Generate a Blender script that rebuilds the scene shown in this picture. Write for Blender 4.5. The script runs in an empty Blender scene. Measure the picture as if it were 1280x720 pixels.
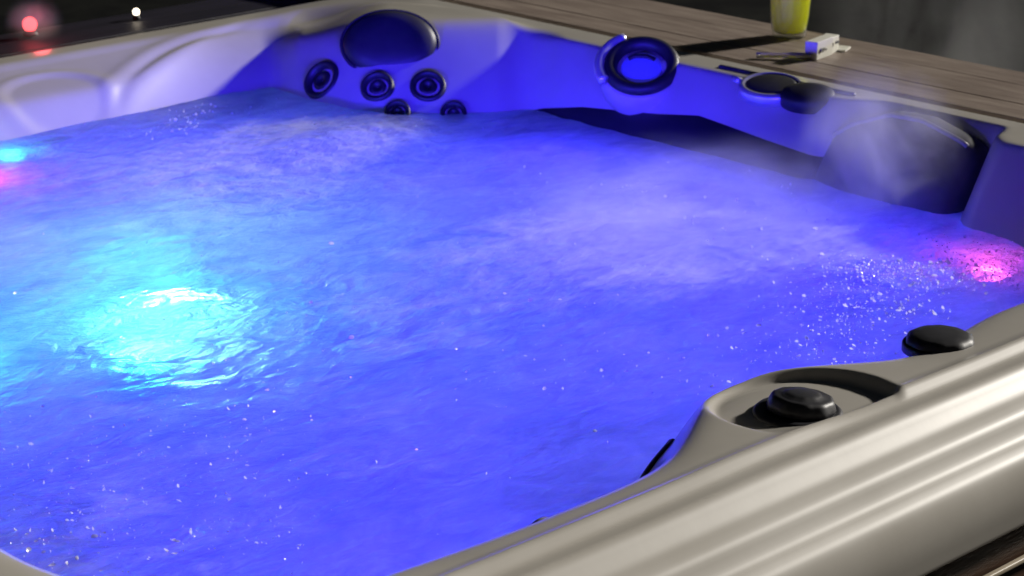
import bpy, bmesh, math, random
import numpy as np
from mathutils import Vector, Matrix, noise
from mathutils.bvhtree import BVHTree

random.seed(7); np.random.seed(7)
R = math.radians
S = bpy.context.scene
COL = S.collection
TOP = 0.90            # height of the tub rim above the ground
WATER = TOP - 0.13    # water level

# ------------------------------------------------------------------ helpers
def tag(o, label=None, cat=None, group=None, kind=None):
    if label: o['label'] = label
    if cat: o['category'] = cat
    if group: o['group'] = group
    if kind: o['kind'] = kind
    return o

def empty(name, loc=(0, 0, 0), rz=0.0):
    o = bpy.data.objects.new(name, None)
    o.empty_display_size = 0.1
    o.location = loc; o.rotation_euler = (0, 0, rz)
    COL.objects.link(o)
    return o

def link(name, me, mat=None, parent=None, smooth=True):
    o = bpy.data.objects.new(name, me)
    COL.objects.link(o)
    if mat: me.materials.append(mat)
    if smooth and len(me.polygons):
        me.polygons.foreach_set('use_smooth', [True] * len(me.polygons))
    if parent:
        o.parent = parent
        if parent.type == 'EMPTY':
            o.matrix_parent_inverse = parent.matrix_basis.inverted()      # coordinates are given in the world
    return o

def mesh(name, v, f):
    me = bpy.data.meshes.new(name)
    me.from_pydata([tuple(p) for p in v], [], f)
    me.update()
    return me

def from_bm(name, bm):
    me = bpy.data.meshes.new(name)
    bm.to_mesh(me); bm.free(); me.update()
    return me

def frame(n, up=(0, 0, 1)):
    """rotation whose z axis is n"""
    n = Vector(n).normalized()
    x = Vector(up).cross(n)
    if x.length < 1e-4: x = Vector((1, 0, 0))
    x.normalize()
    y = n.cross(x)
    return Matrix((x, y, n)).transposed()

def lathe(prof, loc=(0, 0, 0), n=(0, 0, 1), seg=48, sx=1.0, sy=1.0, spin=0.0, wob=None):
    rot = frame(n) @ Matrix.Rotation(spin, 3, 'Z')
    loc = Vector(loc)
    v, f = [], []
    for r, z in prof:
        for k in range(seg):
            a = 2 * math.pi * k / seg
            w = 1.0 if wob is None else wob(a, r)
            v.append(loc + rot @ Vector((r * w * math.cos(a) * sx, r * w * math.sin(a) * sy, z)))
    m = len(prof)
    for i in range(m - 1):
        for k in range(seg):
            k2 = (k + 1) % seg
            f.append((i * seg + k, i * seg + k2, (i + 1) * seg + k2, (i + 1) * seg + k))
    if prof[0][0] > 1e-5: f.append(tuple(range(seg))[::-1])
    if prof[-1][0] > 1e-5: f.append(tuple((m - 1) * seg + k for k in range(seg)))
    return mesh('lathe', v, f)

def box_bm(bm, x0, x1, y0, y1, z0, z1, bev=0.0, seg=2):
    ret = bmesh.ops.create_cube(bm, size=1.0)
    vs = ret['verts']
    for v in vs:
        v.co = Vector(((x0 + x1) / 2 + v.co.x * (x1 - x0), (y0 + y1) / 2 + v.co.y * (y1 - y0), (z0 + z1) / 2 + v.co.z * (z1 - z0)))
    if bev:
        es = list({e for v in vs for e in v.link_edges})
        bmesh.ops.bevel(bm, geom=es, offset=bev, segments=seg, affect='EDGES', profile=0.5)

def sstep(a, b, x):
    t = np.clip((x - a) / (b - a), 0, 1)
    return t * t * (3 - 2 * t)

def softplus(q, r):
    return (q + np.sqrt(q * q + 4 * r * r)) / 2

# ------------------------------------------------------------------ materials
def nodes(name):
    m = bpy.data.materials.new(name); m.use_nodes = True
    nt = m.node_tree; nt.nodes.clear()
    out = nt.nodes.new('ShaderNodeOutputMaterial')
    return m, nt, out

def N(nt, typ, **kw):
    n = nt.nodes.new(typ)
    for k, v in kw.items():
        if k.startswith('_'): setattr(n, k[1:], v)
        else: n.inputs[k].default_value = v
    return n

def principled(name, color, rough=0.4, color2=None, nscale=8.0, detail=6, bump=0.0, bscale=60.0, stretch=None, rvar=0.0, **kw):
    m, nt, out = nodes(name)
    b = nt.nodes.new('ShaderNodeBsdfPrincipled')
    nt.links.new(b.outputs[0], out.inputs[0])
    b.inputs['Base Color'].default_value = (*color, 1)
    b.inputs['Roughness'].default_value = rough
    for k, v in kw.items(): b.inputs[k].default_value = v
    tc = nt.nodes.new('ShaderNodeTexCoord')
    src = tc.outputs['Object']
    if stretch:
        mp = N(nt, 'ShaderNodeMapping'); mp.inputs['Scale'].default_value = stretch
        nt.links.new(src, mp.inputs[0]); src = mp.outputs[0]
    if color2:
        n = N(nt, 'ShaderNodeTexNoise', Scale=nscale, Detail=detail, Roughness=0.6)
        nt.links.new(src, n.inputs['Vector'])
        rp = nt.nodes.new('ShaderNodeValToRGB')
        rp.color_ramp.elements[0].color = (*color, 1); rp.color_ramp.elements[0].position = 0.35
        rp.color_ramp.elements[1].color = (*color2, 1); rp.color_ramp.elements[1].position = 0.68
        nt.links.new(n.outputs['Fac'], rp.inputs[0]); nt.links.new(rp.outputs[0], b.inputs['Base Color'])
        if rvar:
            mr = N(nt, 'ShaderNodeMapRange'); mr.inputs['To Min'].default_value = rough - rvar; mr.inputs['To Max'].default_value = rough + rvar
            nt.links.new(n.outputs['Fac'], mr.inputs[0]); nt.links.new(mr.outputs[0], b.inputs['Roughness'])
    if bump:
        n2 = N(nt, 'ShaderNodeTexNoise', Scale=bscale, Detail=5.0)
        nt.links.new(src, n2.inputs['Vector'])
        bp = N(nt, 'ShaderNodeBump', Strength=bump, Distance=0.004)
        nt.links.new(n2.outputs['Fac'], bp.inputs['Height']); nt.links.new(bp.outputs[0], b.inputs['Normal'])
    return m

M = {}
M['acrylic'] = principled('pearl_acrylic', (0.50, 0.47, 0.42), 0.40, (0.56, 0.53, 0.48), nscale=5.0, rvar=0.05,
                          bump=0.06, bscale=9.0, **{'Coat Weight': 0.65, 'Coat Roughness': 0.11, 'Specular IOR Level': 0.5})
M['black'] = principled('black_plastic', (0.014, 0.014, 0.018), 0.48, (0.028, 0.028, 0.034), nscale=14, bump=0.05, bscale=120)
M['soft'] = principled('grey_foam_vinyl', (0.06, 0.06, 0.07), 0.55, (0.085, 0.085, 0.095), nscale=20, bump=0.12, bscale=90)
M['welt'] = principled('grey_welt', (0.22, 0.22, 0.24), 0.4, (0.28, 0.28, 0.3), nscale=40)
M['trim'] = principled('charcoal_trim_and_shade', (0.012, 0.012, 0.018), 0.5, (0.022, 0.021, 0.030), nscale=9, bump=0.1, bscale=40)  # dark trim parts, and the shade strip on the back right wall
M['bead'] = principled('tan_bead', (0.42, 0.35, 0.25), 0.4, (0.5, 0.43, 0.32), nscale=20)
M['chrome'] = principled('pale_metal', (0.72, 0.71, 0.74), 0.28, (0.62, 0.61, 0.66), nscale=12, Metallic=0.55)
M['cabinet'] = principled('dark_cabinet_wood', (0.030, 0.013, 0.005), 0.5, (0.075, 0.032, 0.012), nscale=7, stretch=(1.0, 1.0, 9.0), bump=0.3, bscale=30)
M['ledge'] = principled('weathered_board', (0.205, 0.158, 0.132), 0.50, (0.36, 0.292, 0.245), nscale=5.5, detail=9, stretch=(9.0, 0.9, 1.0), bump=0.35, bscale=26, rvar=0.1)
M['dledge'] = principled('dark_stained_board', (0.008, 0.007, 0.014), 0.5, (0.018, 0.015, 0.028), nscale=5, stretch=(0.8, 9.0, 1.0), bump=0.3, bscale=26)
M['ground'] = principled('dark_ground', (0.002, 0.002, 0.003), 0.95, (0.013, 0.014, 0.012), nscale=3.2, detail=10, bump=0.9, bscale=18, **{'Specular IOR Level': 0.05})
M['paper'] = principled('white_card', (0.80, 0.79, 0.72), 0.6, (0.74, 0.73, 0.64), nscale=30, bump=0.1, bscale=60)
M['ink'] = principled('grey_ink', (0.10, 0.10, 0.10), 0.7, (0.2, 0.2, 0.19), nscale=60)
M['clear'] = principled('clear_plastic', (0.85, 0.83, 0.72), 0.12, **{'Transmission Weight': 0.75, 'IOR': 1.4})
M['slot'] = principled('slot_dark', (0.03, 0.03, 0.05), 0.35, (0.06, 0.055, 0.09), nscale=30)

def glass_mat():
    m, nt, out = nodes('clear_glass')
    gl = N(nt, 'ShaderNodeBsdfGlossy', Roughness=0.03)
    tr = N(nt, 'ShaderNodeBsdfTransparent'); tr.inputs[0].default_value = (0.93, 0.95, 0.93, 1)
    lf = N(nt, 'ShaderNodeLayerWeight', Blend=0.5)
    lw = N(nt, 'ShaderNodeMath', _operation='POWER'); lw.inputs[1].default_value = 4.0
    nt.links.new(lf.outputs['Facing'], lw.inputs[0])
    mx = nt.nodes.new('ShaderNodeMixShader')
    nt.links.new(lw.outputs[0], mx.inputs[0]); nt.links.new(tr.outputs[0], mx.inputs[1]); nt.links.new(gl.outputs[0], mx.inputs[2])
    nt.links.new(mx.outputs[0], out.inputs[0])
    return m
M['glass'] = glass_mat()

M['drink'] = principled('yellow_green_juice', (0.96, 0.95, 0.025), 0.35, (0.97, 0.97, 0.05), nscale=14, **{'Subsurface Weight': 1.0, 'Subsurface Radius': (0.14, 0.14, 0.01), 'Subsurface Scale': 1.0})

def emit(name, color, strength):
    m, nt, out = nodes(name)
    e = N(nt, 'ShaderNodeEmission', Strength=strength); e.inputs[0].default_value = (*color, 1)
    nt.links.new(e.outputs[0], out.inputs[0])
    return m

# ------------------------------------------------------------------ the shell of the tub
X0, X1, Y0, Y1 = -0.20, 2.165, 0.175, 2.70
CX, CY, HX, HY = (X0 + X1) / 2, (Y0 + Y1) / 2, (X1 - X0) / 2, (Y1 - Y0) / 2

def rc(w): return np.minimum(0.22 + 1.1 * np.maximum(w, 0), 0.56)

# rolled lip and double ridge: (inset from the outer edge, height below or above the rim)
LIP = [(0.022, -0.168), (0.004, -0.166), (0.000, -0.152), (-0.003, -0.125), (0.000, -0.100), (0.008, -0.082), (0.018, -0.073),
       (0.027, -0.067), (0.034, -0.058), (0.042, -0.046), (0.052, -0.039), (0.062, -0.033), (0.072, -0.023), (0.080, -0.014),
       (0.088, -0.009), (0.098, -0.009), (0.106, -0.008), (0.114, -0.002), (0.122, 0.0035), (0.131, 0.0015), (0.14, 0.0)]

def catmull(P, n):
    P = np.array(P); Q = np.vstack([2 * P[0] - P[1], P, 2 * P[-1] - P[-2]])
    out = []
    for i in range(1, len(Q) - 2):
        for k in range(n):
            t = k / n
            p0, p1, p2, p3 = Q[i - 1], Q[i], Q[i + 1], Q[i + 2]
            out.append(0.5 * (2 * p1 + (p2 - p0) * t + (2 * p0 - 5 * p1 + 4 * p2 - p3) * t * t + (3 * p1 - p0 - 3 * p2 + p3) * t ** 3))
    out.append(P[-1])
    return np.array(out)

def ridge_fade(far): return 1.0 - 0.75 * far

# far corner backrest: its own axes (e1 across, e2 away from the middle of the tub)
PC = (1.885, 2.215)
E1 = (0.719, -0.695); E2 = (0.695, 0.719)
def alcove(x, y):
    dx, dy = x - PC[0], y - PC[1]
    e1 = dx * E1[0] + dy * E1[1]; e2 = dx * E2[0] + dy * E2[1]
    return e1, e2
def alcove_xy(e1, e2): return PC[0] + e1 * E1[0] + e2 * E2[0], PC[1] + e1 * E1[1] + e2 * E2[1]

def alc_mask(e1, e2): return np.where(e1 > 0, sstep(0.34, 0.20, e1), sstep(0.30, 0.20, -e1)) * sstep(-0.75, -0.55, e2)
def ALC(x, y): return alc_mask(*alcove(x, y))

def height(x, y, w, W4):
    """height of the shell inside the lip; W4 = weights of the four sides (near right, back right, back left, near left)"""
    wl_nr = 0.183 + 0.118 * np.exp(-np.abs((x - 0.90) / 0.165) ** 2.6) + 0.050 * sstep(1.0, 1.35, x) + 0.02 * sstep(0.45, 0.1, x)
    pk = sstep(0.895, 0.925, y) * sstep(1.25, 1.14, y)
    wl_br = 0.098 - 0.052 * pk + 0.045 * sstep(0.93, 0.86, y)
    wl_bl = 0.055 + 0.165 * sstep(1.90, 1.36, x)
    wl_nl = 0.215 + 0.0 * x
    wl = W4[0] * wl_nr + W4[1] * wl_br + W4[2] * wl_bl + W4[3] * wl_nl
    sl_bl = 0.43 + 0.8 * sstep(1.85, 1.36, x)
    sl = W4[0] * (2.3 - 1.15 * np.exp(-((x - 0.71) / 0.09) ** 2)) + W4[1] * (1.5 + 0.8 * pk) + W4[2] * sl_bl + W4[3] * 1.8
    z = -sl * (softplus(w - wl, 0.010 - 0.004 * W4[2] - 0.0065 * W4[1]))
    # gentle fall of the broad rim towards the back left
    z = z - W4[2] * 0.22 * np.clip(w - 0.06, 0, 0.2) * sstep(1.85, 1.4, x)
    # far corner: raised, curved backrest
    e1, e2 = alcove(x, y)
    m = alc_mask(e1, e2)
    ec = np.where(e1 > 0, 0.35, 2.4) * e1 * e1
    q = ec - e2
    za = 0.026 - 0.058 * sstep(-0.02, -0.24, e1) - 0.84 * softplus(q, 0.016) - 0.09 * softplus(-q - 0.02, 0.05)
    z = z * (1 - m) + za * m
    z = np.maximum(z, -0.47 + 0.02 * np.sin(3 * x) * np.cos(2 * y))
    # footwell
    z = z - 0.36 * sstep(0.60, 0.72, w)
    # round valve dish in the near rim
    d = np.hypot(x - 0.886, y - 0.355)
    z = z - 0.0145 * sstep(0.119, 0.103, d) * sstep(-0.02, 0.02, z + 0.06) * sstep(0.245, 0.325, y + 0.5 * (x - 0.886)) * sstep(0.104, 0.145, w)
    # oval head pad pressed into the back left rim
    d = np.hypot((x - 1.26) / 0.115, (y - 2.492) / 0.075)
    z = z - 0.0035 * sstep(1.0, 0.75, d) + 0.0012 * np.exp(-((d - 1.06) / 0.12) ** 2)
    # crease that climbs from the head pad to the rim
    ax, ay, bx, by = 1.36, 2.455, 1.79, 2.615
    ln = math.hypot(bx - ax, by - ay); tx, ty = (bx - ax) / ln, (by - ay) / ln
    al = (x - ax) * tx + (y - ay) * ty; ac = -(x - ax) * ty + (y - ay) * tx - 0.03 * np.sin(np.clip(al / ln, 0, 1) * math.pi)
    fd = sstep(-0.05, 0.05, al) * sstep(ln + 0.08, ln - 0.1, al)
    z = z + fd * (-0.004 * np.exp(-((ac + 0.004) / 0.012) ** 2) + 0.0015 * np.exp(-((ac - 0.022) / 0.014) ** 2))
    return z

def build_shell():
    NS, NA = 330, 110
    prof = catmull(LIP, 3)
    win = np.concatenate([np.arange(0.1445, 0.52, 0.0045), np.linspace(0.53, 0.98, 32)])
    ws = np.concatenate([prof[:, 0], win])
    nrow = len(ws)
    # parameters round the rim: four sides, four corners
    fs = (np.arange(NS)) / NS
    fa = (np.arange(NA)) / NA
    rows = []
    for w in ws:
        hx, hy, r = HX - w, HY - w, float(rc(w))
        r = min(r, hx - 0.02, hy - 0.02)
        rn = 0.22 + 0.25 * max(w, 0)          # the corner nearest the viewer is tighter
        px, py = [], []
        def seg(xa, ya, xb, yb):
            px.append(xa + (xb - xa) * fs); py.append(ya + (yb - ya) * fs)
        def arc(cx, cy, a0, r=r):
            a = a0 + fa * math.pi / 2
            px.append(cx + r * np.cos(a)); py.append(cy + r * np.sin(a))
        seg(CX - hx + rn, CY - hy, CX + hx - r, CY - hy); arc(CX + hx - r, CY - hy + r, -math.pi / 2)
        seg(CX + hx, CY - hy + r, CX + hx, CY + hy - r); arc(CX + hx - r, CY + hy - r, 0)
        seg(CX + hx - r, CY + hy, CX - hx + r, CY + hy); arc(CX - hx + r, CY + hy - r, math.pi / 2)
        seg(CX - hx, CY + hy - r, CX - hx, CY - hy + rn); arc(CX - hx + rn, CY - hy + rn, math.pi, rn)
        rows.append((np.concatenate(px), np.concatenate(py)))
    X = np.array([r_[0] for r_ in rows]); Y = np.array([r_[1] for r_ in rows])
    n = X.shape[1]
    W4 = np.zeros((4, n)); k = 0
    sa = fa * fa * (3 - 2 * fa)
    for side in range(4):
        W4[side, k:k + NS] = 1; k += NS
        W4[side, k:k + NA] = 1 - sa; W4[(side + 1) % 4, k:k + NA] = sa; k += NA
    Z = np.zeros_like(X)
    Wg = ws[:, None] * np.ones((1, n))
    H = height(X, Y, Wg, W4[:, None, :])
    npf = len(prof)
    lipz = np.concatenate([prof[:, 1], np.zeros(len(win))])[:, None]
    # ridges are strong near the viewer's side and soften round the back
    soft = (W4[1] + W4[2])[None, :]
    tq = np.clip(ws / 0.02, 0, 1)[:, None]
    lipb = np.where(np.arange(nrow)[:, None] > 13, -0.1 + 0.1 * np.sqrt(np.maximum(0, 1 - (1 - tq) ** 2)), lipz)
    lip2 = lipz * (1 - soft) + lipb * soft - 0.036 * W4[2][None, :]
    blend = sstep(0.05, 0.10, Wg)
    # inside part fades in above the lip so a narrow rim also works
    Z = lip2 * (1 - ALC(X, Y) * blend) + H * blend
    v = np.stack([X, Y, Z + TOP], -1).reshape(-1, 3)
    idx = np.arange(nrow * n).reshape(nrow, n)
    a = idx[:-1]; b = np.roll(idx, -1, 1)[:-1]; c = np.roll(idx, -1, 1)[1:]; d = idx[1:]
    faces = np.stack([a, b, c, d], -1).reshape(-1, 4).tolist()
    faces.append(idx[-1].tolist())
    me = bpy.data.meshes.new('shell')
    me.from_pydata(v.tolist(), [], faces); me.update()
    return me

shell_me = build_shell()
bvh = BVHTree.FromPolygons([v.co.copy() for v in shell_me.vertices], [tuple(p.vertices) for p in shell_me.polygons][:-1])
def on_shell(x, y):
    h = bvh.ray_cast(Vector((x, y, 3)), Vector((0, 0, -1)))
    if h[0] is None: return Vector((x, y, TOP - 0.83)), Vector((0, 0, 1))
    n = h[1] if h[1].z > 0 else -h[1]
    return h[0], n

tub = tag(empty('hot_tub', (CX, CY, 0)), 'pearl beige sunken hot tub full of glowing blue bubbling water', 'hot tub')
shell = link('shell', shell_me, M['acrylic'], tub)

# cabinet under the lip: boards on four sides with a light bead
def cabinet():
    bm = bmesh.new()
    i = 0.030
    z1 = TOP - 0.150
    hgt = 0.11
    zs = [0.05 + k * (z1 - 0.05) / 6 for k in range(7)]
    for k in range(6):
        box_bm(bm, X0 + i, X1 - i, Y0 + i, Y1 - i, zs[k] + 0.003, zs[k + 1] - 0.003, 0.004)
    # hollow it: delete the faces that look up or down so the tub fits inside
    fs = [f for f in bm.faces if abs(f.normal.z) > 0.9 and f.calc_area() > 1.0]
    bmesh.ops.delete(bm, geom=fs, context='FACES')
    return from_bm('cabinet', bm)
link('cabinet', cabinet(), M['cabinet'], tub, smooth=False)
bm = bmesh.new()
for (xa, xb, ya, yb) in ((X0 + .02, X1 - .02, Y0 + .018, Y0 + .026), (X0 + .018, X0 + .026, Y0 + .03, Y1 - .03)):
    box_bm(bm, xa, xb, ya, yb, TOP - 0.230, TOP - 0.223, 0.002)
link('cabinet_bead', from_bm('bead', bm), M['bead'], tub)

# ---- jets on the far backrest
def jet(x, y, r, tilt=0.25, name='jet', depth=0.0):
    p, n = on_shell(x, y)
    n = (n + Vector((-0.70, -0.72, 0.25)) * tilt).normalized()
    p = p + n * (0.001 - depth)
    ring = lathe([(r * .985, -.02), (r, 0), (r * .97, .006), (r * .86, .0095), (r * .74, .008), (r * .66, .002), (r * .62, -.006), (r * .30, -.010), (r * .28, -.018)], p, n, 40)
    o = link(name, ring, M['black'], tub)
    cap = lathe([(r * .50, -.0085), (r * .52, -.002), (r * .46, .003), (r * .26, .0045), (r * .20, .001), (0.0005, -.001)], p, n, 32)
    link('nozzle', cap, M['trim'], o)
    return o

JETS = [(-0.146, -0.046, .042), (-0.031, -0.130, .034), (0.068, -0.130, .036), (0.010, -0.180, .026), (0.119, -0.178, .026)]
for e1, e2, r in JETS:
    jet(*alcove_xy(e1, e2), r)

# round head cushion in the far corner
ax, ay = alcove_xy(-0.010, -0.046)
p, n = on_shell(ax, ay)
nn = (Vector((-0.62, -0.64, 0.52))).normalized()
hr = lathe([(0.093, -.030), (0.095, -.004), (0.092, .008), (0.081, .016), (0.062, .022), (0.035, .025), (0.0005, .026)], p, nn, 56, 1.0, 0.72)
o = tag(link('headrest', hr, M['black'], tub), 'round black head cushion above the jets')
link('headrest_rim', lathe([(0.0965, -.03), (0.100, -.006), (0.0995, .002), (0.0955, .005), (0.0945, 0.0)], p, nn, 56, 1.0, 0.72), M['trim'], o)

# ---- big grey pillow on the back right wall
def loft(ys, prof_at, name, close=True):
    v, f = [], []
    m = None
    for y in ys:
        pr = prof_at(y)
        m = len(pr)
        for (x, z) in pr: v.append((x, y, z))
    for i in range(len(ys) - 1):
        for k in range(m - 1):
            f.append((i * m + k, i * m + k + 1, (i + 1) * m + k + 1, (i + 1) * m + k))
    f.append(tuple(range(m))); f.append(tuple((len(ys) - 1) * m + k for k in range(m))[::-1])
    me = mesh(name, v, f)
    bm = bmesh.new(); bm.from_mesh(me); bmesh.ops.recalc_face_normals(bm, faces=bm.faces); me2 = from_bm(name, bm)
    return me2

def pillow_top(y):
    return float(np.interp(y, [0.925, 0.930, 0.938, 0.955, 0.98, 1.04, 1.105, 1.18, 1.222, 1.245, 1.262], [-.05, -.040, -.030, -.021, -.014, .001, -.001, -.030, -.058, -.09, -.14]))
def pillow_prof(y):
    t = pillow_top(y)
    e = max(0.0, 1 - ((y - 1.07) / (0.200 if y > 1.07 else 0.152)) ** (4 if y > 1.07 else 14))
    xf = 2.030 - 0.075 * e ** 0.5
    pts = [(2.085, -0.26), (2.085, t - .004), (2.074, t), (2.052, t + .002), (2.040, t - .001)]
    b = -0.26
    for k in range(1, 13):
        s = k / 12
        z = (t - .004) * (1 - s) + b * s
        bulge = math.sin(min(1, s * 1.6) * math.pi / 2)
        pts.append((2.038 - (2.038 - xf) * bulge, z))
    return [(x, TOP + z) for x, z in pts]
ys = list(np.linspace(0.925, 0.955, 8)) + list(np.linspace(0.965, 1.21, 24)) + list(np.linspace(1.22, 1.262, 8))
pil = tag(link('headrest', loft(ys, pillow_prof, 'pillow'), M['soft'], tub), 'large curved grey pillow on the back wall')
# welt along the upper front edge
def tube(path, r, seg=8):
    v, f = [], []
    P = [Vector(p) for p in path]
    for i, p in enumerate(P):
        t = (P[min(i + 1, len(P) - 1)] - P[max(i - 1, 0)]).normalized()
        fr = frame(t, (0.3, 0.2, 1))
        for k in range(seg):
            a = 2 * math.pi * k / seg
            v.append(p + fr @ Vector((r * math.cos(a), r * math.sin(a), 0)))
    for i in range(len(P) - 1):
        for k in range(seg):
            f.append((i * seg + k, i * seg + (k + 1) % seg, (i + 1) * seg + (k + 1) % seg, (i + 1) * seg + k))
    f.append(tuple(range(seg))[::-1]); f.append(tuple((len(P) - 1) * seg + k for k in range(seg)))
    return mesh('tube', v, f)
link('welt', tube([(2.039, y, TOP + pillow_top(y) - .001) for y in np.linspace(0.945, 1.235, 40)], 0.0045), M['welt'], pil)

# ---- dark strip standing in for shade under the back right wall's overhang
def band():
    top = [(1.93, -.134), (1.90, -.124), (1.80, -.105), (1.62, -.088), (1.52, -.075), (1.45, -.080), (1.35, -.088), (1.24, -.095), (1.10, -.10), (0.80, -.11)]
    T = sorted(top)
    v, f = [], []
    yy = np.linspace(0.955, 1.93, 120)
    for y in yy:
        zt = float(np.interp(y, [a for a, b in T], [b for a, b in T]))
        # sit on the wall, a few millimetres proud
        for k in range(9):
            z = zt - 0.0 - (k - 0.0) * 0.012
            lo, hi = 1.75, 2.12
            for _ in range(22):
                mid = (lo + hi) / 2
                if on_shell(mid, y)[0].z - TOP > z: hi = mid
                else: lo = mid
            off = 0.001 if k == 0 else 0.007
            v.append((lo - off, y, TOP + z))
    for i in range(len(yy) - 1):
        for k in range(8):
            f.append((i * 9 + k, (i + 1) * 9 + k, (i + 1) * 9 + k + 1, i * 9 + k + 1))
    return mesh('undercut_shade', v, f)
link('undercut_shade', band(), M['trim'], tub)

# ---- lit round valve on the back right wall
p, n = on_shell(2.045, 1.690)
p, n = on_shell(2.049, 1.689)
nn = Vector((-0.44, -0.32, 0.84)).normalized()
pv = p + Vector((-.012, -.004, .012))
ring = tag(link('valve', lathe([(.070, -.006), (.074, .004), (.071, .014), (.064, .019), (.055, .018), (.048, .010), (.045, -.004), (.044, -.02)], pv, nn, 56), M['black'], tub), 'round black valve ring with a blue lit centre')
M['bluecap'] = principled('translucent_blue_cap', (0.10, 0.12, 0.75), 0.25, (0.14, 0.16, 0.85), nscale=20, **{'Emission Color': (0.05, 0.04, 1.0, 1), 'Emission Strength': 0.30})
link('valve_cap', lathe([(.045, -.012), (.044, -.004), (.036, .004), (.022, .009), (0.0005, .011)], pv, nn, 48), M['bluecap'], ring)
rr = frame(nn)
lev = tube([pv + rr @ Vector((x, y, z)) for x, y, z in ((-.026, .016, .006), (-.012, .022, .009), (.008, .022, .009), (.024, .016, .006))], .0055, 10)
link('valve_lever', lev, M['trim'], ring)
# pale crescent lip on its far side
link('valve_pod', lathe([(.073, .001), (.078, -.004), (.082, -.016), (.078, -.05), (.05, -.10)], pv, nn, 56), M['acrylic'], ring)
path = []
for a in np.linspace(R(120), R(215), 20):
    path.append(pv + rr @ Vector((.079 * math.cos(a),   .079 * math.sin(a), .009)))
link('valve_lip', tube(path, .011, 10), M['chrome'], ring)

# ---- oval control and its neighbour further along the same rim
pc, n = on_shell(2.066, 1.390)
nc = Vector((-0.20, -0.12, 0.97)).normalized(); pc = Vector((2.064, 1.390, TOP - .010))
ctl = tag(link('control_panel', lathe([(.060, -.012), (.060, .006), (.056, .011), (.050, .012), (.047, .009)], pc, nc, 48, 1.0, .85), M['chrome'], tub), 'oval pale control panel with a dark display')
link('display', lathe([(.046, .004), (.046, .0105), (.040, .0125), (0.0005, .0135)], pc, nc, 40, 1.0, .82), M['black'], ctl)
rcx = frame(nc)
bm = bmesh.new(); box_bm(bm, -.012, .012, -.005, .005, -.003, .003, .002)
me = from_bm('lever', bm)
me.transform(Matrix.Translation(Vector((2.060, 1.450, TOP - .008))) @ Matrix.Rotation(R(-20), 4, 'Z') @ Matrix.Rotation(R(25), 4, 'Y') @ Matrix.Scale(2.0, 4))
link('lever', me, M['chrome'], ctl)
pd, n = on_shell(2.066, 1.312)
nb = tag(link('valve', lathe([(.050, -.012), (.050, .006), (.046, .013), (.030, .017), (0.0005, .018)], Vector((2.064, 1.305, TOP - .012)), Vector((-.24, -.12, .96)), 48, 1.0, .75), M['black'], tub), 'small black oval valve cap beside the control panel')
# slim dark slot in the back right rim
bm = bmesh.new(); box_bm(bm, 2.094, 2.104, 1.228, 1.545, TOP - .004, TOP + .0045, .003)
link('overflow_slot', from_bm('slot', bm), M['slot'], tub)

# ---- big valve in the near rim
pz, n = on_shell(0.886, 0.352)
up = Vector((0, 0, 1))
pk = Vector((0.872, 0.357, pz.z))
def knurl(a, r): return 1.0 + (0.018 * math.cos(10 * a) if r > 0.02 else 0.0)
vb = tag(link('valve', lathe([(.052, -.004), (.052, .002), (.049, .005), (.044, .006), (.041, .004)], pk, up, 56), M['black'], tub), 'large round black valve knob in a dish in the near rim')
link('valve_cap', lathe([(.041, .003), (.039, .011), (.037, .016), (.035, .0190), (.031, .0205), (.024, .0200), (.021, .0228), (.014, .0240), (0.0005, .0245)], pk + Vector((.006, 0, 0)), (0.10, -0.02, 1), 60, wob=knurl), M['black'], vb)
bm = bmesh.new(); box_bm(bm, pk.x - .052, pk.x - .044, pk.y - .050, pk.y - .046, pk.z, pk.z + .003, .001)
link('valve_pointer', from_bm('ptr', bm), M['black'], vb)
p2, n = on_shell(1.168, 0.372)
vb2 = tag(link('valve', lathe([(.043, -.006), (.043, .006), (.040, .013), (.033, .0165), (.020, .018), (0.0005, .0185)], p2, up, 48, wob=knurl), M['black'], tub), 'smaller black valve cap at the water edge of the near rim')
link('valve_collar', lathe([(.047, -.006), (.047, .003), (.0445, .006), (.0435, .003)], p2, up, 48), M['trim'], vb2)

# dark tube standing for shade and reflection on the wall beside the big valve
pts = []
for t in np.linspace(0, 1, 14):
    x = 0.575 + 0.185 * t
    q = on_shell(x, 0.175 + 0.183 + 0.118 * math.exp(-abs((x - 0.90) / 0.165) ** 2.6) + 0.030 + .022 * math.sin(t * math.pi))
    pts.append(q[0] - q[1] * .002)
link('wall_shade_line', tube(pts, .0070, 8), M['black'], tub)

# ---- underwater lamps (lens on a post or on the wall), each with its own lit bulb
def lamp(name, x, y, z, r, color, emis, watt, label=None, rad=0.03, lift=0.03, post=True):
    body = lathe([(r * 1.25, -.02), (r * 1.3, 0), (r * 1.15, .008), (r * 1.02, .006)] if not post else
                 [(r * .8, -(z - .11) if z > .2 else -.1), (r * .8, -.03), (r * 1.3, -.012), (r * 1.3, 0), (r * 1.15, .008), (r * 1.02, .006)], (x, y, z), (0, 0, 1), 32)
    o = link('underwater_or_fill_light', body, M['trim'], tub)
    if label: o['label'] = label
    link('lens', lathe([(r, .004), (r * .8, .012), (r * .4, .017), (0.0005, .018)], (x, y, z), (0, 0, 1), 32), emit(name, color, emis), o)
    li = bpy.data.lights.new(name + '_bulb', 'POINT'); li.energy = watt; li.color = color; li.shadow_soft_size = rad
    lo = bpy.data.objects.new(name + '_bulb', li); lo.location = (x, y, z + lift); COL.objects.link(lo)
    return o

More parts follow.
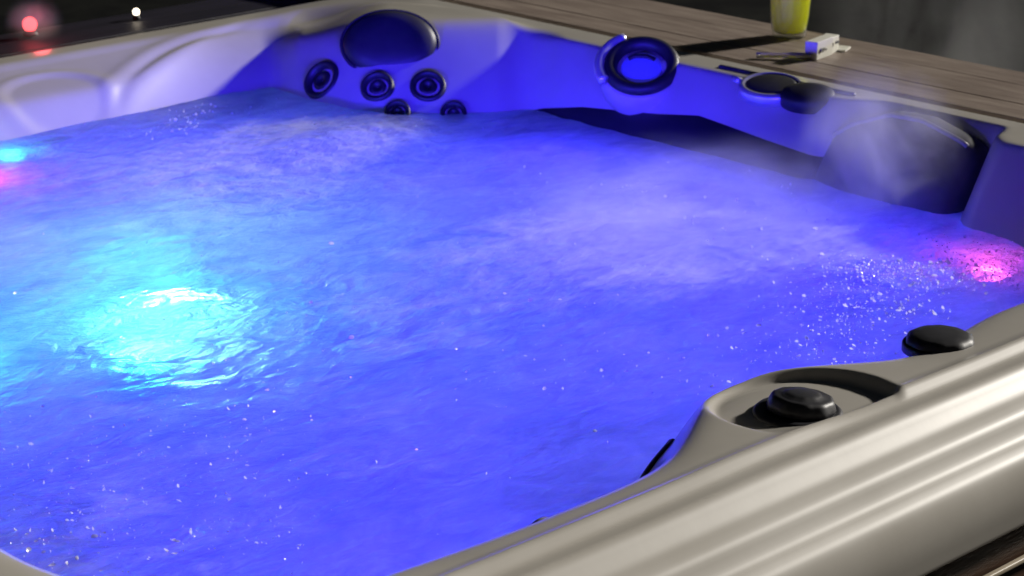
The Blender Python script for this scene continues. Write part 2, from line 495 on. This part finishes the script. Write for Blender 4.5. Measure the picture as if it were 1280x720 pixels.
BLUE = (0.034, 0.014, 1.0)
lamp('cyan_lamp', 0.710, 1.430, TOP - 0.310, 0.036, (0.05, 0.86, 1.0), 3.0, 2.4, 'cyan underwater light near the surface')
lamp('aqua_lamp', 0.990, 1.745, TOP - 0.560, 0.027, (0.40, 1.0, 1.0), 130.0, 0.45, 'bright cyan underwater light deep in the footwell', 0.03, 0.14)
li = bpy.data.lights['aqua_lamp_bulb']; li.color = (0.03, 0.60, 1.0)
lamp('turquoise_fill_lamp', 0.98, 1.82, TOP - 0.43, 0.03, (0.03, 0.58, 1.0), 0.5, 1.4, None, 0.1, 0.1)  # added lamp, carries the cyan glow further back
lamp('turquoise_fill_lamp', 0.50, 1.62, TOP - 0.43, 0.03, (0.03, 0.66, 1.0), 0.5, 1.3, None, 0.1, 0.1)  # added lamp, carries the cyan glow to the left
lamp('sea_fill_lamp', 0.42, 1.05, TOP - 0.560, 0.03, (0.03, 0.50, 1.0), 0.6, 2.2)  # deep lamp added to widen the cyan tint
lamp('teal_lamp', 1.075, 2.365, TOP - 0.175, 0.018, (0.05, 0.85, 1.0), 14.0, 0.10, 'small teal underwater light by the back wall')
lamp('pink_lamp', 0.93, 2.24, TOP - 0.20, 0.02, (1.0, 0.06, 0.30), 5.0, 0.55, 'small pink underwater light')
lamp('magenta_lamp', 1.825, 0.745, TOP - 0.205, 0.014, (1.0, 0.10, 0.45), 60.0, 0.08, 'magenta underwater light')
gridpts = [(x, y) for y in (0.62, 0.98, 1.34, 1.70, 2.06, 2.30) for x in (0.10, 0.46, 0.82, 1.18, 1.54, 1.80)]  # unseen lamp grid added to spread the blue glow evenly
for x, y in gridpts:
    if x > 1.7 and y > 2.2 or x > 1.7 and y < 0.7: continue
    hgt = on_shell(x, y)[0].z
    if hgt > TOP - 0.36: continue
    lamp('blue_fill_lamp', x, y, max(hgt + .03, TOP - .47), 0.02, BLUE, 0.5, 1.9 + 4.2 * float(sstep(1.6, 2.1, y)), None, 0.15, 0.16)

# unseen blue fill lights added under the near lip, thrown at the far walls
def perimeter(x, y, tx, ty, watt):
    z = TOP - 0.062
    d = Vector((tx - x, ty - y, 0.10)).normalized()
    o = link('wall_fill_light', lathe([(.018, -.03), (.018, 0), (.015, .004), (.013, .002)], (x, y, z), d, 24), M['chrome'], tub)
    link('lens', lathe([(.013, -.002), (.008, .001), (.0005, .002)], (x, y, z), d, 24), emit('perimeter_glow', BLUE, 4.0), o)  # lens of the added fill light
    li = bpy.data.lights.new('perimeter_bulb', 'SPOT'); li.energy = watt; li.color = BLUE; li.spot_size = R(46); li.spot_blend = 0.85; li.shadow_soft_size = 0.015  # spot of the added, unseen fill light
    lo = bpy.data.objects.new('perimeter_bulb', li); lo.location = Vector((x, y, z)) + d * .012
    lo.rotation_euler = Vector((tx - x, ty - y, 0.22)).to_track_quat('-Z', 'Y').to_euler(); COL.objects.link(lo)
perimeter(0.40, 0.395, 1.75, 2.25, 160)
perimeter(0.93, 0.500, 1.95, 2.05, 130)
perimeter(1.25, 0.450, 2.05, 1.60, 42)
perimeter(0.045, 0.90, 2.05, 1.25, 60)
perimeter(0.50, 0.400, 1.25, 2.62, 260)
perimeter(0.045, 1.40, 2.00, 2.00, 140)

# ------------------------------------------------------------------ water
FOAM = [(1.58, 2.00, .24, .15, 2.0), (1.42, 2.10, .22, .12, .8), (1.50, 1.13, .32, .19, 1.9), (1.38, 1.32, .22, .16, .8), (1.74, 0.97, .20, .14, .8),
        (1.23, 1.80, .26, .16, .75), (0.98, 1.20, .22, .18, .45), (0.55, 1.30, .30, .30, .18), (0.50, 0.90, .40, .25, .18), (1.20, 2.05, .30, .18, .6), (0.2, 0.8, .25, .25, .30),
        (1.70, 0.76, .16, .10, .5)]
CALM = [(1.22, 0.74, .22, .18, .7), (1.86, 1.28, .12, .30, .8), (1.86, 1.85, .18, .25, .9), (1.72, 1.75, .22, .25, .5), (1.45, 2.36, .35, .08, .6)]
CHOP = [(0.74, 1.40, .48, .42, 0.85), (1.25, 1.78, .30, .20, .85), (1.25, 2.15, .35, .2, .45), (1.84, .70, .12, .10, 1.2), (0.30, 0.90, .22, .22, .45), (1.62, .80, .2, .12, .45), (1.08, 2.35, .12, .08, .8), (1.58, 1.98, .25, .14, .4)]
CLEAR = [(1.95, 1.30, .13, .50, 1.0), (1.85, 1.90, .16, .22, 1.0), (1.75, 2.10, .14, .16, .8), (1.55, 2.34, .25, .08, .7)]
def fbm(x, y, z, o, sc): return noise.fractal(Vector((x * sc, y * sc, z)), 0.9, 2.1, o, noise_basis='PERLIN_ORIGINAL')

def water():
    st = 0.0085
    xs = np.arange(-0.03, 2.06, st); ysv = np.arange(0.30, 2.62, st)
    nx, ny = len(xs), len(ysv)
    v, foam, clr, chop = [], [], [], []
    for j, y in enumerate(ysv):
        for i, x in enumerate(xs):
            a = 0.0
            for (cx, cy, sx, sy, k) in FOAM:
                a += k * math.exp(-((x - cx) / sx) ** 2 - ((y - cy) / sy) ** 2)
            for (cx, cy, sx, sy, k) in CALM:
                a -= k * math.exp(-((x - cx) / sx) ** 2 - ((y - cy) / sy) ** 2)
            # swirl the sampling point a little so streaks bend
            wx = x + 0.06 * noise.noise(Vector((x * 3, y * 3, 1.0))); wy = y + 0.06 * noise.noise(Vector((x * 3, y * 3, 9.0)))
            # streaks run roughly across the view
            u = wx * 0.72 - wy * 0.69; t = wx * 0.69 + wy * 0.72
            n1 = noise.fractal(Vector((u * 5.0, t * 9.0, 3.0)), 0.8, 2.1, 5, noise_basis='PERLIN_ORIGINAL')
            fm = a + 0.35 * n1
            foam.append(min(1.3, max(0.0, fm)))
            cl = 0.0
            for (cx, cy, sx, sy, k) in CLEAR: cl += k * math.exp(-((x - cx) / sx) ** 2 - ((y - cy) / sy) ** 2)
            clr.append(min(1.0, cl))
            cp = 0.22 + 0.16 * max(-1, noise.noise(Vector((x * 2.2, y * 2.2, 12.0))))
            for (cx, cy, sx, sy, k) in CHOP: cp += k * math.exp(-((x - cx) / sx) ** 2 - ((y - cy) / sy) ** 2)
            chop.append(max(0.05, min(1.2, cp)))
            h = 0.0045 * noise.noise(Vector((wx * 4.5, wy * 4.5, 0.0)))
            h += 0.0021 * noise.noise(Vector((u * 12.0, t * 19.0, 2.0)))
            h += 0.0016 * (1 - abs(noise.noise(Vector((u * 24.0, t * 40.0, 4.0)))) * 2) * (0.5 + 0.8 * min(1, max(0, fm)))
            h += 0.0007 * noise.noise(Vector((wx * 90, wy * 90, 5.0)))
            h *= 0.55 + 0.75 * min(1.0, chop[-1])
            # domes where the jets well up
            h += 0.020 * math.exp(-((x - 1.55) / .13) ** 2 - ((y - 1.99) / .09) ** 2)
            h += 0.012 * math.exp(-((x - 1.50) / .20) ** 2 - ((y - 1.14) / .16) ** 2)
            h += 0.006 * math.exp(-((x - .76) / .16) ** 2 - ((y - 1.42) / .12) ** 2)
            h += 0.010 * max(0, n1) * math.exp(-((x - 1.55) / .4) ** 2 - ((y - 1.95) / .25) ** 2)
            v.append((x, y, WATER + h))
    f = []
    for j in range(ny - 1):
        for i in range(nx - 1):
            f.append((j * nx + i, j * nx + i + 1, (j + 1) * nx + i + 1, (j + 1) * nx + i))
    # trim the sheet to the basin (a finger's width past the waterline)
    keep = np.zeros(len(v), bool)
    for q in range(len(v)):
        h = bvh.ray_cast(Vector((v[q][0], v[q][1], 3)), Vector((0, 0, -1)))
        keep[q] = h[0] is None or h[0].z < WATER + 0.035
    f = [q for q in f if keep[q[0]] and keep[q[1]] and keep[q[2]] and keep[q[3]]]
    me = bpy.data.meshes.new('water')
    me.from_pydata(v, [], f)
    at = me.attributes.new('foam', 'FLOAT', 'POINT'); at.data.foreach_set('value', foam)
    at = me.attributes.new('clear', 'FLOAT', 'POINT'); at.data.foreach_set('value', clr)
    at = me.attributes.new('chop', 'FLOAT', 'POINT'); at.data.foreach_set('value', chop)
    bm = bmesh.new(); bm.from_mesh(me)
    bmesh.ops.delete(bm, geom=[q for q in bm.verts if not q.link_faces], context='VERTS')
    bm.to_mesh(me); bm.free(); me.update()
    return me

def water_mat():
    m, nt, out = nodes('bubbling_water')
    L = nt.links.new
    tc = nt.nodes.new('ShaderNodeTexCoord')
    at = nt.nodes.new('ShaderNodeAttribute'); at.attribute_name = 'foam'
    mp = N(nt, 'ShaderNodeMapping'); mp.inputs['Rotation'].default_value = (0, 0, R(44)); mp.inputs['Scale'].default_value = (1.0, 1.7, 1.0)
    L(tc.outputs['Object'], mp.inputs[0])
    n1 = N(nt, 'ShaderNodeTexNoise', Scale=9.0, Detail=8.0, Roughness=0.66, Distortion=0.9)
    n2 = N(nt, 'ShaderNodeTexNoise', Scale=42.0, Detail=6.0, Roughness=0.62, Distortion=0.4)
    L(mp.outputs[0], n1.inputs['Vector']); L(mp.outputs[0], n2.inputs['Vector'])
    # density of air bubbles in the water
    s1 = N(nt, 'ShaderNodeMath', _operation='MULTIPLY_ADD'); s1.inputs[1].default_value = 2.4; s1.inputs[2].default_value = -1.2
    L(n1.outputs['Fac'], s1.inputs[0])
    s2 = N(nt, 'ShaderNodeMath', _operation='MULTIPLY_ADD'); s2.inputs[1].default_value = 2.0; s2.inputs[2].default_value = -1.0
    L(n2.outputs['Fac'], s2.inputs[0])
    ad = N(nt, 'ShaderNodeMath', _operation='ADD'); L(s1.outputs[0], ad.inputs[0]); L(s2.outputs[0], ad.inputs[1])
    gate = N(nt, 'ShaderNodeMapRange'); gate.inputs['From Max'].default_value = 1.0; gate.inputs['To Min'].default_value = 0.22; gate.inputs['To Max'].default_value = 1.1; L(at.outputs['Fac'], gate.inputs[0])
    gm = N(nt, 'ShaderNodeMath', _operation='MULTIPLY'); L(ad.outputs[0], gm.inputs[0]); L(gate.outputs[0], gm.inputs[1])
    ad2 = N(nt, 'ShaderNodeMath', _operation='ADD'); L(gm.outputs[0], ad2.inputs[0]); L(at.outputs['Fac'], ad2.inputs[1])
    mr = N(nt, 'ShaderNodeMapRange'); mr.inputs['From Min'].default_value = 0.30; mr.inputs['From Max'].default_value = 1.75
    mr.inputs['To Min'].default_value = 0.0; mr.inputs['To Max'].default_value = 1.0
    L(ad2.outputs[0], mr.inputs[0])
    bp = N(nt, 'ShaderNodeBump', Strength=0.5, Distance=0.006); L(n2.outputs['Fac'], bp.inputs['Height'])
    n3 = N(nt, 'ShaderNodeTexNoise', Scale=13.0, Detail=4.0, Roughness=0.5, Distortion=0.6); L(mp.outputs[0], n3.inputs['Vector'])
    b3 = N(nt, 'ShaderNodeBump', Strength=1.0, Distance=0.026); L(n3.outputs['Fac'], b3.inputs['Height']); L(bp.outputs[0], b3.inputs['Normal'])
    ch = nt.nodes.new('ShaderNodeAttribute'); ch.attribute_name = 'chop'
    L(ch.outputs['Fac'], b3.inputs['Strength']); L(ch.outputs['Fac'], bp.inputs['Strength'])
    # clear part
    rf = N(nt, 'ShaderNodeBsdfRefraction', Roughness=0.05, IOR=1.33); rf.inputs[0].default_value = (0.75, 0.85, 1, 1); L(b3.outputs[0], rf.inputs['Normal'])
    tp = N(nt, 'ShaderNodeBsdfTransparent'); tp.inputs[0].default_value = (0.70, 0.80, 1, 1)
    ac = nt.nodes.new('ShaderNodeAttribute'); ac.attribute_name = 'clear'
    cm = N(nt, 'ShaderNodeMapRange'); cm.inputs['To Min'].default_value = 0.0; cm.inputs['To Max'].default_value = 0.85; L(ac.outputs['Fac'], cm.inputs[0])
    clear = N(nt, 'ShaderNodeMixShader'); L(cm.outputs[0], clear.inputs[0]); L(rf.outputs[0], clear.inputs[1]); L(tp.outputs[0], clear.inputs[2])
    # aerated part: bubbles scatter the lamps below and the light above
    tl = N(nt, 'ShaderNodeBsdfTranslucent'); tl.inputs[0].default_value = (0.66, 0.70, 0.78, 1)
    tr = nt.nodes.new('ShaderNodeValToRGB')
    tr.color_ramp.elements[0].color = (0.50, 0.53, 0.62, 1); tr.color_ramp.elements[0].position = 0.33
    tr.color_ramp.elements[1].color = (0.84, 0.87, 0.93, 1); tr.color_ramp.elements[1].position = 0.66
    L(n1.outputs['Fac'], tr.inputs[0]); L(tr.outputs[0], tl.inputs[0]); L(b3.outputs[0], tl.inputs['Normal'])
    df = N(nt, 'ShaderNodeBsdfDiffuse'); df.inputs[0].default_value = (0.80, 0.80, 0.96, 1); L(bp.outputs[0], df.inputs['Normal'])
    dfac = N(nt, 'ShaderNodeMapRange'); dfac.inputs['To Min'].default_value = 0.02; dfac.inputs['To Max'].default_value = 0.68
    L(mr.outputs[0], dfac.inputs[0])
    aer = nt.nodes.new('ShaderNodeMixShader'); L(dfac.outputs[0], aer.inputs[0]); L(tl.outputs[0], aer.inputs[1]); L(df.outputs[0], aer.inputs[2])
    afac = N(nt, 'ShaderNodeMapRange'); afac.inputs['To Min'].default_value = 0.76; afac.inputs['To Max'].default_value = 0.96
    L(mr.outputs[0], afac.inputs[0])
    inv = N(nt, 'ShaderNodeMath', _operation='MULTIPLY_ADD'); inv.inputs[1].default_value = -0.45; inv.inputs[2].default_value = 1.0; L(ac.outputs['Fac'], inv.inputs[0])
    am = N(nt, 'ShaderNodeMath', _operation='MULTIPLY'); L(afac.outputs[0], am.inputs[0]); L(inv.outputs[0], am.inputs[1])
    body = nt.nodes.new('ShaderNodeMixShader'); L(am.outputs[0], body.inputs[0]); L(clear.outputs[0], body.inputs[1]); L(aer.outputs[0], body.inputs[2])
    gl = N(nt, 'ShaderNodeBsdfGlossy', Roughness=0.10); L(b3.outputs[0], gl.inputs['Normal'])
    fr = N(nt, 'ShaderNodeFresnel', IOR=1.33); L(bp.outputs[0], fr.inputs['Normal'])
    fm = N(nt, 'ShaderNodeMath', _operation='MULTIPLY'); fm.inputs[1].default_value = 0.55; L(fr.outputs[0], fm.inputs[0])
    fin = nt.nodes.new('ShaderNodeMixShader'); L(fm.outputs[0], fin.inputs[0]); L(body.outputs[0], fin.inputs[1]); L(gl.outputs[0], fin.inputs[2])
    L(fin.outputs[0], out.inputs[0])
    return m
M['water'] = water_mat()
wat = tag(link('water', water(), M['water']), 'glowing blue bubbling water filling the hot tub', 'water', kind='structure')

# bubbles and drops riding on the surface
def bubbles():
    bm = bmesh.new()
    wb = BVHTree.FromPolygons([v.co.copy() for v in wat.data.vertices], [tuple(q.vertices) for q in wat.data.polygons])
    clusters = [(1.68, .77, .10, .075, 230), (1.52, .74, .16, .07, 90), (1.38, .68, .10, .05, 40), (1.46, 2.32, .10, .06, 46), (.33, .97, .16, .12, 50), (.25, .80, .12, .10, 60), (.45, 1.1, .2, .15, 45),
                (1.2, .75, .25, .15, 45), (1.75, 1.15, .12, .25, 30), (1.3, 1.5, .5, .5, 60)]
    for cx, cy, sx, sy, n in clusters:
        for _ in range(int(n * 4.6)):
            # strung out along swirls
            t = random.gauss(0, 1); u = random.gauss(0, 1)
            x = cx + sx * t; y = cy + sy * (u * .7 + .6 * math.sin(t * 2.5 + cx * 9))
            h = wb.ray_cast(Vector((x, y, 2)), Vector((0, 0, -1)))
            if h[0] is None: continue
            r = min(0.0034, 0.00095 * math.exp(random.gauss(0.1, 0.55)))
            nr = Vector((random.gauss(0, 1), random.gauss(0, 1), random.gauss(0, 1) * .6)); nr.normalize()
            fr = frame(nr); st = random.uniform(.7, 1.6); c0 = Vector((x, y, h[0].z + r * .55))
            ring = [bm.verts.new(c0 + fr @ Vector((r * st * math.cos(k * 1.0472) * random.uniform(.7, 1.2), r * math.sin(k * 1.0472) * random.uniform(.7, 1.2), 0))) for k in range(6)]
            top = bm.verts.new(c0 + fr @ Vector((0, 0, r * .5)))
            for k in range(6): bm.faces.new((ring[k], ring[(k + 1) % 6], top))
    return from_bm('bubbles', bm)
def drop_mat():
    m, nt, out = nodes('bubble_film')
    t = N(nt, 'ShaderNodeBsdfTranslucent'); t.inputs[0].default_value = (0.95, 0.95, 0.97, 1)
    d = N(nt, 'ShaderNodeBsdfDiffuse'); d.inputs[0].default_value = (0.9, 0.9, 0.95, 1)
    g = N(nt, 'ShaderNodeBsdfGlossy', Roughness=0.28)
    a = N(nt, 'ShaderNodeMixShader', Fac=0.45); b = N(nt, 'ShaderNodeMixShader', Fac=0.2)
    nt.links.new(t.outputs[0], a.inputs[1]); nt.links.new(d.outputs[0], a.inputs[2])
    nt.links.new(a.outputs[0], b.inputs[1]); nt.links.new(g.outputs[0], b.inputs[2]); nt.links.new(b.outputs[0], out.inputs[0])
    return m
M['drop'] = drop_mat()
tag(link('bubbles', bubbles(), M['drop']), 'white bubbles and droplets sparkling on the water', 'bubbles', kind='stuff')

# ------------------------------------------------------------------ ledges beside the tub
def boards(axis, a0, a1, edges, z0, z1, gap=0.0018, bev=0.002):
    bm = bmesh.new()
    for e0, e1 in zip(edges[:-1], edges[1:]):
        dz = random.uniform(-.0012, .0012)
        if axis == 'y': box_bm(bm, e0 + gap / 2, e1 - gap / 2, a0, a1, z0, z1 + dz, bev)
        else: box_bm(bm, a0, a1, e0 + gap / 2, e1 - gap / 2, z0, z1 + dz, bev)
    return from_bm('boards', bm)
def posts(pts, z1, s=0.045):
    out = []
    for x, y in pts:
        bm = bmesh.new(); box_bm(bm, x - s, x + s, y - s, y + s, 0.0, z1, .004)
        out.append(from_bm('post', bm))
    return out
led = tag(empty('wooden_ledge', (2.33, 1.4, 0)), 'brown wooden plank ledge behind the tub holding the glass', 'ledge')
link('boards', boards('y', -0.9, 3.3, [2.172, 2.262, 2.385, 2.478], TOP - .028, TOP - .002), M['ledge'], led, smooth=False)
for me in posts([(2.33, y) for y in (-.8, .5, 1.8, 3.2)], TOP - .030): link('post', me, M['cabinet'], led, smooth=False)
led2 = tag(empty('wooden_ledge', (0.6, 2.85, 0)), 'dark stained wooden ledge behind the tub holding the small lamps', 'ledge')
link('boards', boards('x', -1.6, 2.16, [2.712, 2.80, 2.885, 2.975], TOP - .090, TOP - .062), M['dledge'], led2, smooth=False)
for me in posts([(x, 2.85) for x in (-1.5, -.3, .9, 2.1)], TOP - .092): link('post', me, M['cabinet'], led2, smooth=False)

# ------------------------------------------------------------------ things on the ledges
LZ = TOP - 0.0005
gx, gy = 2.40, 1.625
gls = tag(empty('drinking_glass', (gx, gy, LZ)), 'clear tumbler of yellow green juice standing on the wooden ledge', 'glass')
link('glass_body', lathe([(.0005, 0.0), (.030, 0.0), (.0325, .002), (.0345, .008), (.0385, .04), (.0425, .09), (.0450, .16), (.0448, .162), (.0436, .16), (.0411, .09), (.0371, .04), (.0330, .013), (.029, .010), (.0005, .009)], (gx, gy, LZ), (0, 0, 1), 64), M['glass'], gls)
link('drink', lathe([(.0005, .0115), (.028, .0118), (.0322, .0155), (.0364, .04), (.0404, .09), (.0422, .135), (.0418, .137), (.0005, .136)], (gx, gy, LZ), (0, 0, 1), 64), M['drink'], gls)

# folded white card box with a flap
cx, cy = 2.325, 1.475
def card():
    bm = bmesh.new()
    rot = Matrix.Translation((cx, cy, LZ)) @ Matrix.Rotation(R(10), 4, 'Z')
    def quadbox(x0, x1, y0, y1, z0, z1, rz=0):
        b2 = bmesh.new(); box_bm(b2, x0, x1, y0, y1, z0, z1, .0012)
        me = from_bm('t', b2); me.transform(rot @ Matrix.Rotation(R(rz), 4, 'Z')); bm.from_mesh(me); bpy.data.meshes.remove(me)
    quadbox(-.056, .006, -.012, .014, 0, .034)
    quadbox(.004, .042, -.011, .015, 0, .031, 8)
    quadbox(.034, .072, -.030, .012, 0, .004, 12)
    # creases
    for v in bm.verts: v.co += Vector((noise.noise(v.co * 40), noise.noise(v.co * 40 + Vector((5, 0, 0))), noise.noise(v.co * 40 + Vector((0, 7, 0))))) * .0022
    return from_bm('card', bm), rot
cm, crot = card()
cardo = tag(empty('folded_card', (cx, cy, LZ)), 'crumpled white folded card pack lying on the ledge beside the glass', 'card')
link('card_sheet', cm, M['paper'], cardo, smooth=False)
for (px, pz, sx, sz) in ((-.040, .017, .004, .0035), (-.031, .018, .0035, .0015), (-.024, .016, .0025, .0012), (.020, .022, .006, .0022)):
    bm = bmesh.new(); box_bm(bm, px - sx, px + sx, -.0152, -.0126, pz - sz, pz + sz)
    me = from_bm('mark', bm); me.transform(crot)
    link('printed_mark', me, M['ink'], cardo, smooth=False)
tag(link('plastic_stirrer', tube([(2.205, 1.545, LZ + .006), (2.225, 1.52, LZ + .007), (2.25, 1.49, LZ + .008), (2.268, 1.462, LZ + .007)], .0055, 10), M['clear']), 'short clear plastic stirrer lying in front of the white card pack', 'stirrer')

# small lamps on the dark ledge
def tealight(name, x, y, z, r, color, em, label):
    t = tag(empty(name, (x, y, z)), label, 'lamp')
    link('lamp_base', lathe([(.0005, 0), (r * 1.1, 0), (r * 1.15, .004), (r * .9, .010), (r * .6, .012)], (x, y, z), (0, 0, 1), 32), M['black'], t)
    prof = [(r * .6, .010), (r * .92, .012 + r * .35), (r, .012 + r * .8), (r * .9, .012 + r * 1.25), (r * .6, .012 + r * 1.6), (r * .25, .012 + r * 1.75), (.0005, .012 + r * 1.78)]
    link('lamp_globe', lathe(prof, (x, y, z), (0, 0, 1), 32), emit(name + '_glow', color, em), t)
    return t
DZ = TOP - .0615
tealight('red_lamp', 1.470, 2.905, DZ + .004, .0155, (1.0, 0.10, 0.11), 2.6, 'small glowing red globe lamp on the dark ledge')
li = bpy.data.lights.new('red_bulb', 'POINT'); li.energy = .16; li.color = (1, .08, .1); li.shadow_soft_size = .02
lo = bpy.data.objects.new('red_bulb', li); lo.location = (1.470, 2.865, DZ + .06); COL.objects.link(lo)
tealight('white_lamp', 1.735, 2.900, DZ, .0075, (1.0, 0.86, 0.66), 5.0, 'tiny warm white lamp on the dark ledge')

# ------------------------------------------------------------------ ground
gm = mesh('ground', [(-200, -200, 0), (200, -200, 0), (200, 200, 0), (-200, 200, 0)], [(0, 1, 2, 3)])
tag(link('ground', gm, M['ground']), None, None, kind='structure')

# ------------------------------------------------------------------ steam
def steam_mat(name, dens, scale, thr, seed, stretch=(1, 1, 1)):
    m, nt, out = nodes(name)
    L = nt.links.new
    tc = nt.nodes.new('ShaderNodeTexCoord')
    ln = N(nt, 'ShaderNodeVectorMath', _operation='LENGTH'); L(tc.outputs['Object'], ln.inputs[0])
    fall = N(nt, 'ShaderNodeMapRange', _interpolation_type='SMOOTHSTEP'); fall.inputs['From Min'].default_value = 0.15; fall.inputs['From Max'].default_value = 0.98
    fall.inputs['To Min'].default_value = 1.0; fall.inputs['To Max'].default_value = 0.0
    L(ln.outputs['Value'], fall.inputs[0])
    mp = N(nt, 'ShaderNodeMapping'); mp.inputs['Location'].default_value = (seed, seed * 2, 0); mp.inputs['Scale'].default_value = stretch
    L(tc.outputs['Object'], mp.inputs[0])
    n = N(nt, 'ShaderNodeTexNoise', Scale=scale, Detail=4.0, Roughness=0.55, Distortion=0.8); L(mp.outputs[0], n.inputs['Vector'])
    mr = N(nt, 'ShaderNodeMapRange'); mr.inputs['From Min'].default_value = thr; mr.inputs['From Max'].default_value = 0.75; L(n.outputs['Fac'], mr.inputs[0])
    mu = N(nt, 'ShaderNodeMath', _operation='MULTIPLY'); L(fall.outputs[0], mu.inputs[0]); L(mr.outputs[0], mu.inputs[1])
    md = N(nt, 'ShaderNodeMath', _operation='MULTIPLY'); md.inputs[1].default_value = dens; L(mu.outputs[0], md.inputs[0])
    vs = N(nt, 'ShaderNodeVolumeScatter', Anisotropy=0.2); vs.inputs[0].default_value = (0.92, 0.93, 0.95, 1)
    L(md.outputs[0], vs.inputs['Density']); L(vs.outputs[0], out.inputs['Volume'])
    return m
def steam(loc, size, dens, scale, thr, seed, label, rz=0.0, stretch=(1, 1, 1)):
    bm = bmesh.new(); bmesh.ops.create_icosphere(bm, subdivisions=3, radius=1.0)
    o = link('steam', from_bm('steam', bm), steam_mat('steam_vapour', dens, scale, thr, seed, stretch))
    o.location = loc; o.scale = size; o.rotation_euler = (0, 0, rz)
    return tag(o, label, 'steam', 'wisps of steam rising from the water', kind='stuff')
STEAM = True
if STEAM: steam((1.470, 2.890, TOP - .03), (.075, .06, .065), 7.0, 1.2, .2, 2.2, 'faint mist added as a red halo round the red lamp')  # mist volume put in to give the red lamp its halo
if STEAM:
    steam((1.92, 1.04, TOP - .03), (.14, .18, .17), 15.0, 1.7, .38, 1.3, 'pale wisp of steam drifting past the large grey pillow', 0.0, (1, 1, .7))
    steam((1.50, 1.08, TOP - .05), (.40, .34, .10), 5.5, 2.0, .36, 4.1, 'thin steam lying over the foam in the middle of the tub')
    steam((3.05, 1.70, TOP - .06), (.36, .36, .50), 1.6, 2.0, .44, 7.7, 'grey plume of steam against the dark ground behind the ledge', 0.0, (1, 1, .6))

# ------------------------------------------------------------------ light, sky, camera
SUN = Vector((0.90, -0.23, 0.39)).normalized()
sl = bpy.data.lights.new('sun', 'SUN'); sl.energy = 4.3; sl.angle = R(3.5); sl.color = (1.0, 0.95, 0.87)
so = bpy.data.objects.new('sun', sl); so.rotation_euler = SUN.to_track_quat('Z', 'Y').to_euler(); so.location = (6, -3, 5); COL.objects.link(so)
w = bpy.data.worlds.new('World'); S.world = w; w.use_nodes = True
bg = w.node_tree.nodes['Background']
sky = w.node_tree.nodes.new('ShaderNodeTexSky'); sky.sky_type = 'NISHITA'; sky.sun_disc = False
sky.sun_elevation = math.asin(SUN.z); sky.sun_rotation = math.atan2(SUN.x, SUN.y)
w.node_tree.links.new(sky.outputs[0], bg.inputs[0]); bg.inputs[1].default_value = 0.0025

cam = bpy.data.cameras.new('camera'); co = bpy.data.objects.new('camera', cam); COL.objects.link(co)
co.location = (-1.055, -1.164, TOP + 0.95)
th = R(18.5)
fwd = Vector((0.6947 * math.cos(th), 0.7193 * math.cos(th), -math.sin(th)))
co.rotation_euler = fwd.to_track_quat('-Z', 'Y').to_euler()
cam.sensor_width = 36; cam.lens = 36 * 2834 / 1280
cam.clip_end = 1000; cam.clip_start = 0.05
cam.dof.use_dof = True; cam.dof.focus_distance = 2.85; cam.dof.aperture_fstop = 11.0
S.camera = co
S.view_settings.view_transform = 'Standard'; S.view_settings.look = 'None'; S.view_settings.exposure = 0; S.view_settings.gamma = 1
S.render.engine = 'CYCLES'
c = S.cycles
c.use_denoising = True
c.max_bounces = 8; c.transparent_max_bounces = 12; c.volume_bounces = 1; c.diffuse_bounces = 4; c.glossy_bounces = 3; c.transmission_bounces = 6
c.caustics_reflective = False; c.caustics_refractive = False; c.sample_clamp_indirect = 3.0
c.volume_step_rate = 2.0
